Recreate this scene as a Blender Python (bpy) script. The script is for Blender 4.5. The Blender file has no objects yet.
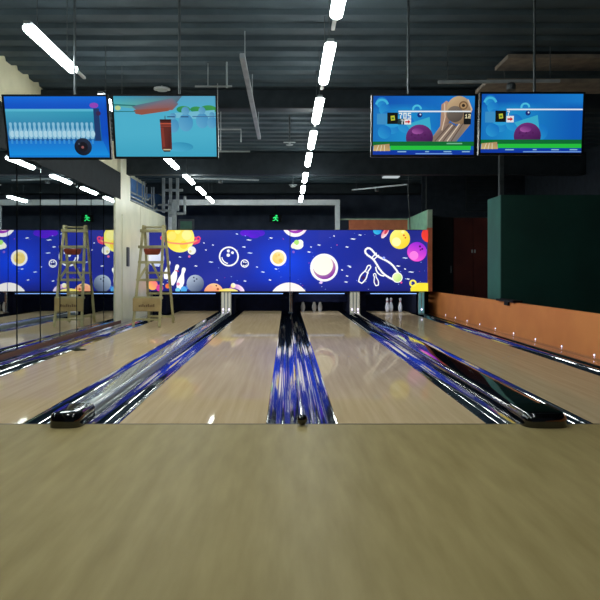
import bpy, bmesh, math, random
from mathutils import Vector, Matrix
random.seed(7)
S = bpy.context.scene
COL = S.collection
PI = math.pi
F, VX, VY, CH = 640.0, 287.0, 272.0, 1.08      # focal length in pixels, vanishing point of the lanes, eye height

def at(px, py, D):
    return Vector(((px - VX) * D / F, D, CH - (py - VY) * D / F))

def lin(c):
    c = c / 255.0
    return c / 12.92 if c <= 0.04045 else ((c + 0.055) / 1.055) ** 2.4
def rgb(r, g, b): return (lin(r), lin(g), lin(b), 1.0)

# ------------------------------------------------------------------ materials
def pin(node, names, val):
    for n in names:
        if n in node.inputs:
            node.inputs[n].default_value = val
            return

def mat(name, c1, c2=None, rough=0.5, metal=0.0, spec=0.5, scale=6.0, stretch=(1, 1, 1), bump=0.0, coat=0.0,
        emit=None, estr=0.0, detail=4.0, lo=0.35, hi=0.65, bscale=None):
    m = bpy.data.materials.new(name); m.use_nodes = True
    nt = m.node_tree; b = nt.nodes['Principled BSDF']
    c2 = c2 or tuple(min(1, x * 0.8) for x in c1[:3]) + (1,)
    tc = nt.nodes.new('ShaderNodeTexCoord'); mp = nt.nodes.new('ShaderNodeMapping')
    mp.inputs['Scale'].default_value = stretch
    nt.links.new(tc.outputs['Object'], mp.inputs['Vector'])
    nz = nt.nodes.new('ShaderNodeTexNoise'); nz.inputs['Scale'].default_value = scale; nz.inputs['Detail'].default_value = detail
    nt.links.new(mp.outputs['Vector'], nz.inputs['Vector'])
    cr = nt.nodes.new('ShaderNodeValToRGB')
    cr.color_ramp.elements[0].position = lo; cr.color_ramp.elements[0].color = c1
    cr.color_ramp.elements[1].position = hi; cr.color_ramp.elements[1].color = c2
    nt.links.new(nz.outputs['Fac'], cr.inputs['Fac'])
    nt.links.new(cr.outputs['Color'], b.inputs['Base Color'])
    b.inputs['Roughness'].default_value = rough; b.inputs['Metallic'].default_value = metal
    pin(b, ['Specular IOR Level', 'Specular'], spec)
    pin(b, ['Coat Weight', 'Clearcoat'], coat); pin(b, ['Coat Roughness'], 0.05)
    if bump:
        nb = nz
        if bscale:
            nb = nt.nodes.new('ShaderNodeTexNoise'); nb.inputs['Scale'].default_value = bscale; nb.inputs['Detail'].default_value = 1.0
            nt.links.new(tc.outputs['Object'], nb.inputs['Vector'])
        bp = nt.nodes.new('ShaderNodeBump'); bp.inputs['Strength'].default_value = bump; bp.inputs['Distance'].default_value = 0.02
        nt.links.new(nb.outputs['Fac'], bp.inputs['Height']); nt.links.new(bp.outputs['Normal'], b.inputs['Normal'])
    if emit:
        pin(b, ['Emission Color', 'Emission'], emit); b.inputs['Emission Strength'].default_value = estr
    return m

def glow(name, c, strength):
    m = bpy.data.materials.new(name); m.use_nodes = True
    nt = m.node_tree; nt.nodes.clear()
    e = nt.nodes.new('ShaderNodeEmission'); o = nt.nodes.new('ShaderNodeOutputMaterial')
    e.inputs['Color'].default_value = c; e.inputs['Strength'].default_value = strength
    nt.links.new(e.outputs[0], o.inputs['Surface'])
    return m

def art_mat(name, strength, rough=0.25):
    """a printed light-box / screen: colour comes from the mesh's own colour attribute"""
    m = bpy.data.materials.new(name); m.use_nodes = True
    nt = m.node_tree; b = nt.nodes['Principled BSDF']
    a = nt.nodes.new('ShaderNodeVertexColor'); a.layer_name = 'Col'
    b.inputs['Base Color'].default_value = (0.01, 0.01, 0.01, 1); b.inputs['Roughness'].default_value = rough
    pin(b, ['Specular IOR Level'], 0.1)
    nt.links.new(a.outputs['Color'], b.inputs['Emission Color']); b.inputs['Emission Strength'].default_value = strength
    return m

M = {}
M['approach'] = mat('approach wood', rgb(172, 155, 108), rgb(150, 133, 88), rough=0.42, spec=0.06, scale=2.2, stretch=(5.5, 0.8, 1), detail=9, lo=0.25, hi=0.75)
M['lane'] = mat('lane wood', rgb(208, 184, 148), rgb(194, 169, 132), rough=0.04, spec=0.006, scale=3.0, stretch=(7.0, 0.25, 1), detail=6, lo=0.3, hi=0.7)
M['dot'] = mat('dark wood inlay', rgb(90, 60, 40), rough=0.3)
M['gutter'] = mat('glossy dark gutter plastic', rgb(34, 48, 60), rgb(24, 34, 46), rough=0.05, spec=1.0, coat=1.0, bump=0.08, bscale=6.0)
M['gutter_black'] = mat('glossy black plastic', rgb(7, 8, 10), rgb(4, 4, 6), rough=0.1, spec=0.8, coat=0.6, bump=0.06, bscale=8.0)
M['cap_grey'] = mat('glossy grey capping', rgb(150, 160, 164), rgb(112, 124, 130), rough=0.22, spec=0.6, coat=0.6, bump=0.03, bscale=7.0, scale=2, stretch=(6, .3, 1))
M['cap_dark'] = mat('glossy blue black capping', rgb(20, 24, 40), rgb(10, 12, 20), rough=0.1, spec=0.9, coat=1.0, bump=0.08, bscale=8.0)
M['black'] = mat('matt black', rgb(14, 15, 18), rgb(9, 10, 12), rough=0.6, spec=0.3)
M['pit'] = mat('black pit fabric', rgb(18, 22, 42), rgb(12, 15, 32), rough=0.9, spec=0.1)
M['subfloor'] = mat('dark concrete', rgb(30, 30, 32), rgb(20, 20, 22), rough=0.9)
M['ceiling'] = mat('dark painted steel deck', rgb(66, 80, 88), rgb(52, 65, 73), rough=0.7, spec=0.2, scale=2)
M['beam'] = mat('dark painted beam', rgb(38, 46, 52), rgb(30, 37, 42), rough=0.6, spec=0.2)
M['darkwall'] = mat('black painted wall', rgb(104, 116, 138), rgb(84, 96, 116), rough=0.8, spec=0.2, scale=2)
M['darkwall2'] = mat('blue black wall', rgb(42, 50, 60), rgb(32, 40, 48), rough=0.7, spec=0.2)
M['soffit'] = mat('charcoal soffit', rgb(26, 33, 36), rgb(20, 26, 29), rough=0.8, spec=0.2)
M['cream'] = mat('cream plaster', rgb(205, 200, 170), rgb(190, 186, 156), rough=0.8, scale=3)
M['whitewall'] = mat('pale grey green cladding', rgb(232, 230, 206), rgb(218, 217, 194), rough=0.35, spec=0.5, scale=2)
M['whitepaint'] = mat('white painted steel', rgb(226, 232, 236), rgb(210, 218, 224), rough=0.4)
M['greysteel'] = mat('grey steel', rgb(166, 174, 178), rgb(142, 150, 155), rough=0.45, metal=0.3)
M['darksteel'] = mat('dark grey steel', rgb(70, 78, 82), rgb(55, 62, 66), rough=0.5, metal=0.3)
M['blueband'] = mat('blue painted band', rgb(100, 150, 215), rgb(84, 130, 195), rough=0.7)
M['mirror'] = mat('mirror glass', rgb(214, 222, 222), rgb(210, 218, 220), rough=0.015, metal=1.0, scale=0.6)
M['brownbase'] = None
M['orange'] = mat('orange painted board', rgb(250, 158, 88), rgb(240, 146, 80), rough=0.6, scale=1.5)
M['terracotta'] = mat('terracotta paint', rgb(228, 132, 94), rgb(212, 118, 84), rough=0.7)
M['mintgreen'] = mat('mint green paint', rgb(170, 232, 200), rgb(152, 214, 184), rough=0.7)
M['palegreen'] = mat('pale green paint', rgb(185, 210, 185), rgb(170, 196, 172), rough=0.7)
M['teal'] = mat('green board lit side', rgb(40, 112, 102), rgb(30, 94, 86), rough=0.6, scale=1.2)
M['teal_shaded'] = mat('green board shaded front', rgb(26, 72, 64), rgb(20, 60, 54), rough=0.6, scale=1.2)  # the booth's green again, darkened to stand for shade on its front
M['darkred'] = mat('dark red door paint', rgb(112, 52, 46), rgb(92, 42, 40), rough=0.5, scale=1.5)
M['navydoor'] = mat('blue black door', rgb(16, 24, 34), rgb(11, 18, 26), rough=0.5)
M['beigepanel'] = mat('beige acoustic board', rgb(128, 118, 106), rgb(106, 98, 90), rough=0.9, scale=8)
M['ladderwood'] = mat('pale ladder wood', rgb(190, 182, 136), rgb(164, 155, 110), rough=0.6, scale=4, stretch=(1, 1, 1), bump=0.05)
M['crate'] = mat('light brown board', rgb(196, 170, 118), rgb(172, 146, 98), rough=0.7, scale=4)
M['crateprint'] = mat('brown print', rgb(120, 92, 62), rough=0.8)
M['redtray'] = mat('red brown plastic', rgb(170, 74, 48), rgb(140, 58, 38), rough=0.4)
M['pinwhite'] = mat('white pin coating', rgb(236, 236, 240), rgb(222, 224, 230), rough=0.25, scale=3)
M['red'] = mat('red stripe', rgb(200, 30, 36), rough=0.3)
M['tvframe'] = mat('black television frame', rgb(12, 13, 16), rgb(8, 9, 11), rough=0.35)
M['post'] = mat('white fluted post with added glow', rgb(224, 224, 214), rgb(205, 205, 196), rough=0.3, scale=2, emit=rgb(225, 222, 205), estr=0.22)  # slight glow put into the post material to make it look lit
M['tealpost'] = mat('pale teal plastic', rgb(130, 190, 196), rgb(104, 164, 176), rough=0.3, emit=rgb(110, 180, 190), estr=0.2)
M['chrome'] = mat('brushed chrome', rgb(190, 200, 212), rgb(170, 180, 195), rough=0.2, metal=1.0)
M['foul'] = mat('dark foul line strip', rgb(58, 52, 38), rgb(48, 42, 30), rough=0.5)
M['darkgreen'] = mat('dark olive scrap', rgb(46, 52, 34), rgb(30, 34, 22), rough=0.8)
M['dimlens'] = mat('frosted lens', rgb(170, 178, 176), rgb(150, 158, 156), rough=0.4, emit=rgb(200, 210, 205), estr=0.12)
M['tube'] = glow('cool white tube light', (0.93, 1.0, 0.97, 1), 44.0)
M['led'] = glow('blue white led strip', (0.25, 0.45, 1.0, 1), 1.6)
M['spot'] = glow('violet white led', (0.85, 0.75, 1.0, 1), 2.5)
M['exitgreen'] = glow('green exit light', (0.03, 0.75, 0.18, 1), 1.3)
M['panel_light'] = glow('dim panel light', (0.62, 0.7, 0.72, 1), 0.75)
M['mural'] = art_mat('backlit mural print', 1.05)
M['screen'] = art_mat('television picture', 0.85)

def brick_mat():
    m = bpy.data.materials.new('red brown skirting tile'); m.use_nodes = True
    nt = m.node_tree; b = nt.nodes['Principled BSDF']
    tc = nt.nodes.new('ShaderNodeTexCoord'); mp = nt.nodes.new('ShaderNodeMapping')
    mp.inputs['Rotation'].default_value = (PI/2, 0, PI/2)
    br = nt.nodes.new('ShaderNodeTexBrick'); br.inputs['Scale'].default_value = 9
    br.inputs['Color1'].default_value = rgb(128, 88, 70); br.inputs['Color2'].default_value = rgb(104, 70, 58)
    br.inputs['Mortar'].default_value = rgb(80, 56, 48)
    nt.links.new(tc.outputs['Object'], mp.inputs['Vector']); nt.links.new(mp.outputs['Vector'], br.inputs['Vector'])
    nt.links.new(br.outputs['Color'], b.inputs['Base Color']); b.inputs['Roughness'].default_value = 0.6
    return m
M['brownbase'] = brick_mat()

# ------------------------------------------------------------------ mesh helpers
def link_mesh(name, bm, mats, parent=None, smooth=False):
    me = bpy.data.meshes.new(name); bm.normal_update(); bm.to_mesh(me); bm.free()
    for m in (mats if isinstance(mats, (list, tuple)) else [mats]): me.materials.append(m)
    if smooth:
        for p in me.polygons: p.use_smooth = True
        try: me.set_sharp_from_angle(angle=math.radians(40))
        except Exception: pass
    o = bpy.data.objects.new(name, me); COL.objects.link(o)
    if parent: o.parent = parent
    return o

def box(bm, lo, hi, bev=0.0, mi=0, rot=None):
    """axis aligned box between two corners, edges softened by bev; rot = Matrix about its centre"""
    lo, hi = Vector(lo), Vector(hi)
    t = bmesh.new(); bmesh.ops.create_cube(t, size=1.0)
    sz = hi - lo
    for v in t.verts: v.co = Vector((v.co.x * sz.x, v.co.y * sz.y, v.co.z * sz.z))
    if bev: bmesh.ops.bevel(t, geom=t.edges[:], offset=min(bev, min(sz) * 0.45), segments=2, affect='EDGES')
    c = (lo + hi) / 2
    for v in t.verts:
        v.co = ((rot @ v.co) if rot else v.co) + c
    merge(bm, t, mi)

def merge(bm, t, mi=0):
    vs = {v: bm.verts.new(v.co) for v in t.verts}
    for f in t.faces:
        try:
            nf = bm.faces.new([vs[v] for v in f.verts]); nf.material_index = mi
        except ValueError: pass
    t.free()

def bar(bm, a, b, w, h=None, bev=0.0, mi=0, up=Vector((0, 0, 1))):
    """rectangular bar from a to b, w across, h the other way"""
    a, b = Vector(a), Vector(b); d = (b - a); L = d.length; d.normalize(); h = h or w
    if abs(d.dot(up)) > 0.95: up = Vector((0, 1, 0))
    x = d.cross(up).normalized(); z = x.cross(d).normalized()
    R = Matrix((x, d, z)).transposed()
    t = bmesh.new(); bmesh.ops.create_cube(t, size=1.0)
    for v in t.verts: v.co = Vector((v.co.x * w, v.co.y * L, v.co.z * h))
    if bev: bmesh.ops.bevel(t, geom=t.edges[:], offset=bev, segments=2, affect='EDGES')
    c = (a + b) / 2
    for v in t.verts: v.co = R @ v.co + c
    merge(bm, t, mi)

def tube(bm, pts, r, seg=8, mi=0):
    pts = [Vector(p) for p in pts]; rings = []
    for i, p in enumerate(pts):
        d = (pts[min(i + 1, len(pts) - 1)] - pts[max(i - 1, 0)]).normalized()
        up = Vector((0, 0, 1)) if abs(d.z) < 0.9 else Vector((0, 1, 0))
        x = d.cross(up).normalized(); z = x.cross(d).normalized()
        rings.append([bm.verts.new(p + r * (x * math.cos(2 * PI * k / seg) + z * math.sin(2 * PI * k / seg))) for k in range(seg)])
    for a, b in zip(rings, rings[1:]):
        for k in range(seg):
            f = bm.faces.new((a[k], a[(k + 1) % seg], b[(k + 1) % seg], b[k])); f.material_index = mi
    for rg in (rings[0][::-1], rings[-1]):
        f = bm.faces.new(rg); f.material_index = mi

def lathe(bm, prof, c=(0, 0, 0), seg=20, mi=0, axis='z'):
    rings = []; c = Vector(c)
    for r, z in prof:
        r = max(r, 0.0006)
        ring = []
        for k in range(seg):
            a = 2 * PI * k / seg
            p = (r * math.cos(a), r * math.sin(a), z) if axis == 'z' else ((r * math.cos(a), z, r * math.sin(a)) if axis == 'y' else (z, r * math.cos(a), r * math.sin(a)))
            ring.append(bm.verts.new(c + Vector(p)))
        rings.append(ring)
    for a, b in zip(rings, rings[1:]):
        for k in range(seg):
            f = bm.faces.new((a[k], a[(k + 1) % seg], b[(k + 1) % seg], b[k])); f.material_index = mi
    for rg in (rings[0][::-1], rings[-1]):
        f = bm.faces.new(rg); f.material_index = mi
    bmesh.ops.recalc_face_normals(bm, faces=bm.faces[:])

def extrude_profile(bm, prof, y0, y1, ny=1, closed=False, mi=0):
    """profile of (x, z) swept along y"""
    rings = []
    for j in range(ny + 1):
        y = y0 + (y1 - y0) * j / ny
        rings.append([bm.verts.new((x, y, z)) for x, z in prof])
    n = len(prof)
    for a, b in zip(rings, rings[1:]):
        for k in range(n if closed else n - 1):
            f = bm.faces.new((a[k], a[(k + 1) % n], b[(k + 1) % n], b[k])); f.material_index = mi
    if closed:
        bm.faces.new(rings[0][::-1]); bm.faces.new(rings[-1])
    bmesh.ops.recalc_face_normals(bm, faces=bm.faces[:])

def tag(o, label, cat, group=None, kind=None):
    o['label'] = label; o['category'] = cat
    if group: o['group'] = group
    if kind: o['kind'] = kind
    return o

def empty(name, loc, label, cat, group=None, rz=0.0):
    o = bpy.data.objects.new(name, None); o.empty_display_size = 0.1; COL.objects.link(o)
    o.location = loc; o.rotation_euler = (0, 0, rz)
    return tag(o, label, cat, group)

def struct(name, bm, m, smooth=False, label=None, cat=None):
    o = link_mesh(name, bm, m, smooth=smooth); o['kind'] = 'structure'
    if label: o['label'] = label; o['category'] = cat
    return o

def B(lo, hi, bev=0.0):
    bm = bmesh.new(); box(bm, lo, hi, bev); return bm

def copy_thing(root, loc, label):
    r = root.copy(); COL.objects.link(r); r.location = loc; r['label'] = label
    for ch in list(root.children):
        c = ch.copy(); COL.objects.link(c); c.parent = r
        for g in list(ch.children):
            d = g.copy(); COL.objects.link(d); d.parent = c
    return r

ORD = ['first', 'second', 'third', 'fourth', 'fifth', 'sixth', 'seventh', 'eighth', 'ninth', 'tenth', 'eleventh', 'twelfth']

# ------------------------------------------------------------------ layout across the room (x) and along it (y)
FOUL, LEND, PANEL = 4.55, 17.75, 16.24
LANES = [(-2.95, -1.89), (-1.20, -0.149), (0.362, 1.42), (2.19, 3.25)]
XL, XR = -3.5, 3.85
CEIL = 3.75

# ------------------------------------------------------------------ the setting
struct('floor', B((XL - 0.1, -3.0, -0.25), (6.5, FOUL - 0.004, 0.0)), M['approach'])
struct('floor_under_lanes', B((XL - 1.0, FOUL, -0.30), (6.5, 22.2, -0.16)), M['subfloor'])
struct('floor_side', B((XR + 0.08, FOUL, -0.16), (6.5, 22.0, -0.005)), M['subfloor'])
bm = bmesh.new()
prof = []; y = -3.0
while y < 22.2:
    prof += [(y, CEIL), (y + 0.14, CEIL), (y + 0.17, CEIL - 0.045), (y + 0.33, CEIL - 0.045), (y + 0.36, CEIL)]; y += 0.36
va = [bm.verts.new((-4.6, p[0], p[1])) for p in prof]; vb = [bm.verts.new((6.6, p[0], p[1])) for p in prof]
for i in range(len(prof) - 1):
    if (va[i].co - va[i + 1].co).length > 1e-6: bm.faces.new((va[i], va[i + 1], vb[i + 1], vb[i]))
struct('ceiling', bm, M['ceiling'])
for i, (yb, dz) in enumerate(((9.1, .34), (13.9, .55), (18.9, .34))):
    struct('ceiling_beam' if i == 0 else 'ceiling_beam.%03d' % i, B((-4.19, yb, CEIL - dz), (6.5, yb + 0.22, CEIL - 0.071), 0.01), M['beam'])
struct('wall_back', B((-4.6, 22.0, -0.3), (6.6, 22.2, CEIL)), M['darkwall'])
struct('wall_rear', B((-4.6, -3.2, -0.3), (6.6, -3.0, CEIL)), M['darkwall'])
struct('wall_right', B((6.5, -3.0, -0.3), (6.7, 22.0, CEIL)), M['darkwall2'])
struct('wall_left', B((XL - 0.22, -3.0, -0.16), (XL - 0.035, 13.42, 2.6)), M['black'])
struct('soffit_left', B((XL - 0.22, -3.0, 2.6), (XL + 0.01, 13.42, 3.16)), M['soffit'])
struct('wall_left_upper', B((XL - 0.22, -3.0, 3.16), (XL - 0.001, 13.2, CEIL)), M['cream'])
struct('column_left', B((XL - 0.4, 13.425, -0.16), (XL + 0.012, 14.25, CEIL), 0.01), M['whitewall'])
bm = bmesh.new()
for k in range(4):
    box(bm, (XL - 0.12, 14.26 + k * 1.04, -0.16), (XL, 14.26 + k * 1.04 + 1.015, 2.67), 0.006)
struct('wall_left_cladding', bm, M['whitewall'])
bm = B((-4.35, 13.45, 2.2), (-4.2, 22.0, 3.62)); struct('wall_left_far', bm, M['blueband'])
struct('wall_left_far_top', B((-4.35, 13.45, 3.62), (-4.2, 22.0, CEIL)), M['whitewall'])
o = struct('trim_mirror_edge', B((XL - 0.03, 12.99, 0.07), (XL + 0.022, 13.42, 2.6), 0.008), M['whitewall'])
struct('baseboard_left', B((XL - 0.03, -3.0, -0.16), (XL + 0.02, 13.42, 0.07), 0.004), M['brownbase'])
# right hand partition closing the room beside the mural
struct('wall_partition', B((3.70, 17.5, -0.16), (6.5, 17.62, CEIL)), M['darkwall2'])
# doors in the partition
bm = B((3.95, 17.45, 0.0), (4.52, 17.5, 2.56), 0.008); d1 = struct('door_1', bm, M['navydoor'])
bm = bmesh.new(); tube(bm, [(4.46, 17.40, 1.05), (4.46, 17.40, 1.25)], 0.012); link_mesh('door_handle', bm, M['greysteel'], d1)
struct('trim_door_head', B((3.93, 17.43, 2.56), (5.6, 17.5, 2.585)), M['darksteel'])
bm = bmesh.new()
box(bm, (4.545, 17.44, 0.0), (5.07, 17.5, 2.55), 0.008); box(bm, (5.08, 17.44, 0.0), (5.62, 17.5, 2.55), 0.008)
d2 = struct('door_2', bm, M['darkred'])
bm = bmesh.new(); box(bm, (5.02, 17.40, 1.60), (5.055, 17.44, 1.69), 0.006); box(bm, (5.095, 17.40, 1.60), (5.13, 17.44, 1.69), 0.006)
link_mesh('door_handle', bm, M['whitepaint'], d2)
# white service door in the left wall
bm = B((XL + 0.012, 13.5, 0.05), (XL + 0.03, 14.22, 2.3), 0.006); d3 = struct('door_3', bm, M['whitewall'])
bm = bmesh.new(); box(bm, (XL + 0.03, 13.82, 1.20), (XL + 0.055, 14.02, 1.62), 0.008); link_mesh('door_handle', bm, M['darksteel'], d3)
# bay behind the mural: right cheek, back wall, roof line, outer post of the mural frame
struct('wall_bay_cheek', B((3.56, 16.30, 0.585), (3.68, 18.9, 2.66)), M['mintgreen'])
struct('wall_bay_back', B((1.83, 18.9, -0.16), (3.68, 19.0, 2.62)), M['terracotta'])
struct('trim_bay_top', B((1.56, 18.87, 2.62), (3.68, 19.0, 2.655)), M['palegreen'])
bm = B((3.563, 16.2, 0.585), (3.68, 16.30, 2.20)); struct('trim_mural_side', bm, M['terracotta'])
struct('trim_mural_side_top', B((3.563, 16.2, 2.20), (3.68, 16.30, 2.66)), M['palegreen'])

# orange low wall
o = tag(link_mesh('low_wall', B((XR, -2.9, -0.16), (XR + 0.08, 17.44, 0.56), 0.006), M['orange']),
        'long low orange board wall along the right edge of the lanes', 'low wall')
o['kind'] = 'structure'
# green booth: its lit side and shaded front are put into the face colours
bm = bmesh.new(); box(bm, (3.99, 11.95, 0.0), (6.4, 12.74, 2.52), 0.01)
for f in bm.faces:
    if f.normal.y < -0.7 or f.calc_center_median().y < 11.96: f.material_index = 1
bt = tag(link_mesh('partition_booth', bm, [M['teal'], M['teal_shaded']]), 'tall green boxed partition standing behind the orange low wall', 'partition')
bm = B((3.99, 12.0, 2.52), (4.07, 12.1, CEIL - 0.07), 0.005)
tag(link_mesh('steel_post', bm, M['darksteel']), 'grey steel post rising from the green partition to the ceiling', 'post')
bm = bmesh.new(); box(bm, (3.80, 10.75, 0.562), (3.96, 11.65, 0.60), 0.006); box(bm, (3.812, 11.05, 0.50), (3.846, 11.25, 0.562), 0.004)
tag(link_mesh('ledge_bar', bm, M['black']), 'short dark bar lying on top of the orange low wall', 'bar')

# foul line
struct('trim_foul_line', B((XL + 0.02, FOUL - 0.012, -0.02), (XR, FOUL + 0.006, 0.0008)), M['foul'])

# ------------------------------------------------------------------ lanes
lane_lab = ['leftmost wooden bowling lane with the ladder standing on it', 'wooden bowling lane second from left, left of the narrow centre divider',
            'wooden bowling lane right of the narrow centre divider', 'rightmost wooden bowling lane beside the orange low wall']
for i, (a, b) in enumerate(LANES):
    bm = bmesh.new()
    nb = 26
    box(bm, (a, FOUL + 0.006, -0.12), (b, LEND, 0.0), 0.003)
    for k in range(9):
        cx = a + (b - a) * (k + 1) / 10
        for yy, r in ((8.05 + 0.12 * abs(k - 4), 0.011),):
            vs = [bm.verts.new((cx + r * math.cos(2 * PI * j / 10), yy + 2.2 * r * math.sin(2 * PI * j / 10), 0.0012)) for j in range(10)]
            f = bm.faces.new(vs); f.material_index = 1
    tag(link_mesh('bowling_lane', bm, [M['lane'], M['dot']]), lane_lab[i], 'bowling lane', 'bowling lanes')

# gutters, one each side of every lane
def gutter_bm(x0, x1):
    bm = bmesh.new(); w = x1 - x0; n = 18; prof = [(x0, -0.002)]
    for k in range(n + 1):
        t = k / n; xx = x0 + 0.012 + (w - 0.024) * t
        d = 0.085 * (math.sin(PI * t) ** 0.75)
        d -= 0.006 * math.exp(-((t - 0.34) / 0.04) ** 2) + 0.006 * math.exp(-((t - 0.66) / 0.04) ** 2)
        prof.append((xx, -0.004 - d))
    prof.append((x1, -0.002))
    low = [(x1, -0.14), (x0, -0.14)]
    extrude_profile(bm, prof + low, FOUL + 0.007, LEND, 24, closed=True)
    return bm
G = 0.235
gl = [('left', 0), ('right', 0), ('left', 1), ('right', 1), ('left', 2), ('right', 2), ('left', 3), ('right', 3)]
side_names = ['leftmost lane', 'second lane from left', 'third lane from left', 'rightmost lane']
gutx = []
for side, i in gl:
    a, b = LANES[i]
    x0, x1 = (a - G, a - 0.002) if side == 'left' else (b + 0.002, b + G)
    gutx.append((x0, x1))
    extra = {('left', 0): ', beside the mirrors', ('right', 3): ', beside the orange wall'}.get((side, i), '')
    tag(link_mesh('lane_gutter', gutter_bm(x0, x1), M['gutter'], smooth=True),
        'glossy dark gutter along the %s side of the %s%s' % (side, side_names[i], extra), 'gutter', 'lane gutters')

# capping / ball return tracks between the lanes
def capping(name, x0, x1, h, y0, y1, m, endm, label, cat, knob=False):
    cx = (x0 + x1) / 2; w = x1 - x0
    t = empty(name, (cx, y0, 0), label, cat, 'dividers between the lanes')
    bm = bmesh.new(); hw = w / 2 - 0.003; r = min(0.035, h * 0.5, hw * 0.6)
    prof = [(-hw, -0.13)]
    for k in range(5): a = PI - k * PI / 8; prof.append((-hw + r + r * math.cos(a), h - r + r * math.sin(a)))
    prof += [(-hw * 0.35, h + 0.004), (hw * 0.35, h + 0.004)]
    for k in range(5): a = PI / 2 - k * PI / 8; prof.append((hw - r + r * math.cos(a), h - r + r * math.sin(a)))
    prof.append((hw, -0.13))
    extrude_profile(bm, prof, 0.16 if not knob else 0.03, y1 - y0, 30, closed=True)
    link_mesh('cover', bm, m, t, smooth=True)
    bm = bmesh.new()
    if knob:
        lathe(bm, [(0, -0.038), (0.02, -0.034), (0.034, -0.018), (0.038, 0), (0.034, 0.018), (0.02, 0.034), (0, 0.038)], (0, -0.01, 0.04), 16)
        link_mesh('end_knob', bm, endm, t, smooth=True)
    else:
        # rounded hood closing the near end of the track
        n = 12; rings = []
        for lev, (zz, s) in enumerate(((0.001, 1.0), (h * 0.5, 1.0), (h * 0.85, 0.97), (h + 0.012, 0.86), (h + 0.016, 0.6))):
            ring = []
            for k in range(n + 1):
                a = PI + PI * k / n
                ring.append(bm.verts.new((hw * 1.06 * s * math.copysign(abs(math.cos(a)) ** 0.55, math.cos(a)), 0.02 + 0.13 * s * math.copysign(abs(math.sin(a)) ** 0.6, math.sin(a)) + 0.1, zz)))
            ring.append(bm.verts.new((hw * 1.06 * s, 0.36, zz))); ring.insert(0, bm.verts.new((-hw * 1.06 * s, 0.36, zz)))
            rings.append(ring)
        for p, q in zip(rings, rings[1:]):
            for k in range(len(p)):
                bm.faces.new((p[k], p[(k + 1) % len(p)], q[(k + 1) % len(q)], q[k]))
        bm.faces.new(rings[-1]); bm.faces.new(rings[0][::-1])
        bmesh.ops.recalc_face_normals(bm, faces=bm.faces[:])
        link_mesh('end_hood', bm, endm, t, smooth=True)
    return t
capping('ball_return_cover', -1.89 + G, -1.20 - G, 0.085, FOUL - 0.13, PANEL - 0.06, M['cap_grey'], M['gutter_black'],
        'wide grey ball return cover with black rounded end between the two left lanes', 'ball return')
capping('lane_divider', -0.149 + G, 0.362 - G, 0.035, FOUL - 0.03, PANEL - 0.06, M['cap_dark'], M['gutter_black'],
        'narrow glossy centre divider with a small black knob at its near end', 'lane divider', knob=True)
capping('ball_return_cover', 1.42 + G, 2.19 - G, 0.085, FOUL - 0.13, PANEL - 0.06, M['cap_dark'], M['gutter_black'],
        'wide black ball return cover with rounded end between the two right lanes', 'ball return')
def side_cap(x0, x1, m, label, y1=PANEL - 0.06):
    bm = bmesh.new(); w = x1 - x0
    prof = [(x0, -0.14), (x0, 0.0), (x0 + 0.03, 0.022), (x0 + w * 0.3, 0.028), (x0 + w * 0.36, 0.018), (x0 + w * 0.64, 0.018), (x0 + w * 0.7, 0.028), (x1 - 0.03, 0.022), (x1, 0.0), (x1, -0.14)]
    extrude_profile(bm, prof, FOUL + 0.008, y1, 24, closed=True)
    tag(link_mesh('edge_capping', bm, m, smooth=True), label, 'capping', 'dividers between the lanes')
side_cap(XL + 0.022, LANES[0][0] - G - 0.002, M['cap_dark'], 'glossy dark capping strip along the foot of the mirrored wall')
side_cap(LANES[3][1] + G + 0.002, XR - 0.002, M['cap_dark'], 'glossy dark capping strip along the foot of the orange wall', 17.44)

# small white lights at the foot of the orange wall
proto = None
sy = [15.5, 14.6, 13.65, 12.75, 11.8, 10.85, 9.9, 8.95, 8.0]
for k, yy in enumerate(sy):
    lab = 'tiny white light at the foot of the orange wall, %s from the mural end' % ORD[k]
    if proto is None:
        proto = empty('edge_light', (XR, yy, 0.04), lab, 'light', 'tiny lights along the orange wall')
        bm = bmesh.new(); lathe(bm, [(0.02, 0.0), (0.02, -0.006), (0.016, -0.009)], seg=14, axis='x'); link_mesh('bezel', bm, M['greysteel'], proto)
        bm = bmesh.new(); lathe(bm, [(0.0155, -0.008), (0.012, -0.013), (0.004, -0.016)], seg=14, axis='x'); link_mesh('lens', bm, M['spot'], proto)
    else:
        copy_thing(proto, (XR, yy, 0.04), lab)

# ------------------------------------------------------------------ mirror panels
y1 = 12.985; k = 0
while y1 > 4.0:
    bm = B((XL - 0.03, y1 - 0.745, 0.075), (XL, y1, 2.598), 0.002)
    tag(link_mesh('mirror_panel', bm, M['mirror']), 'tall mirror panel on the left wall, %s from the white column' % ORD[k], 'mirror', 'mirror panels on the left wall')
    y1 -= 0.785; k += 1

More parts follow.
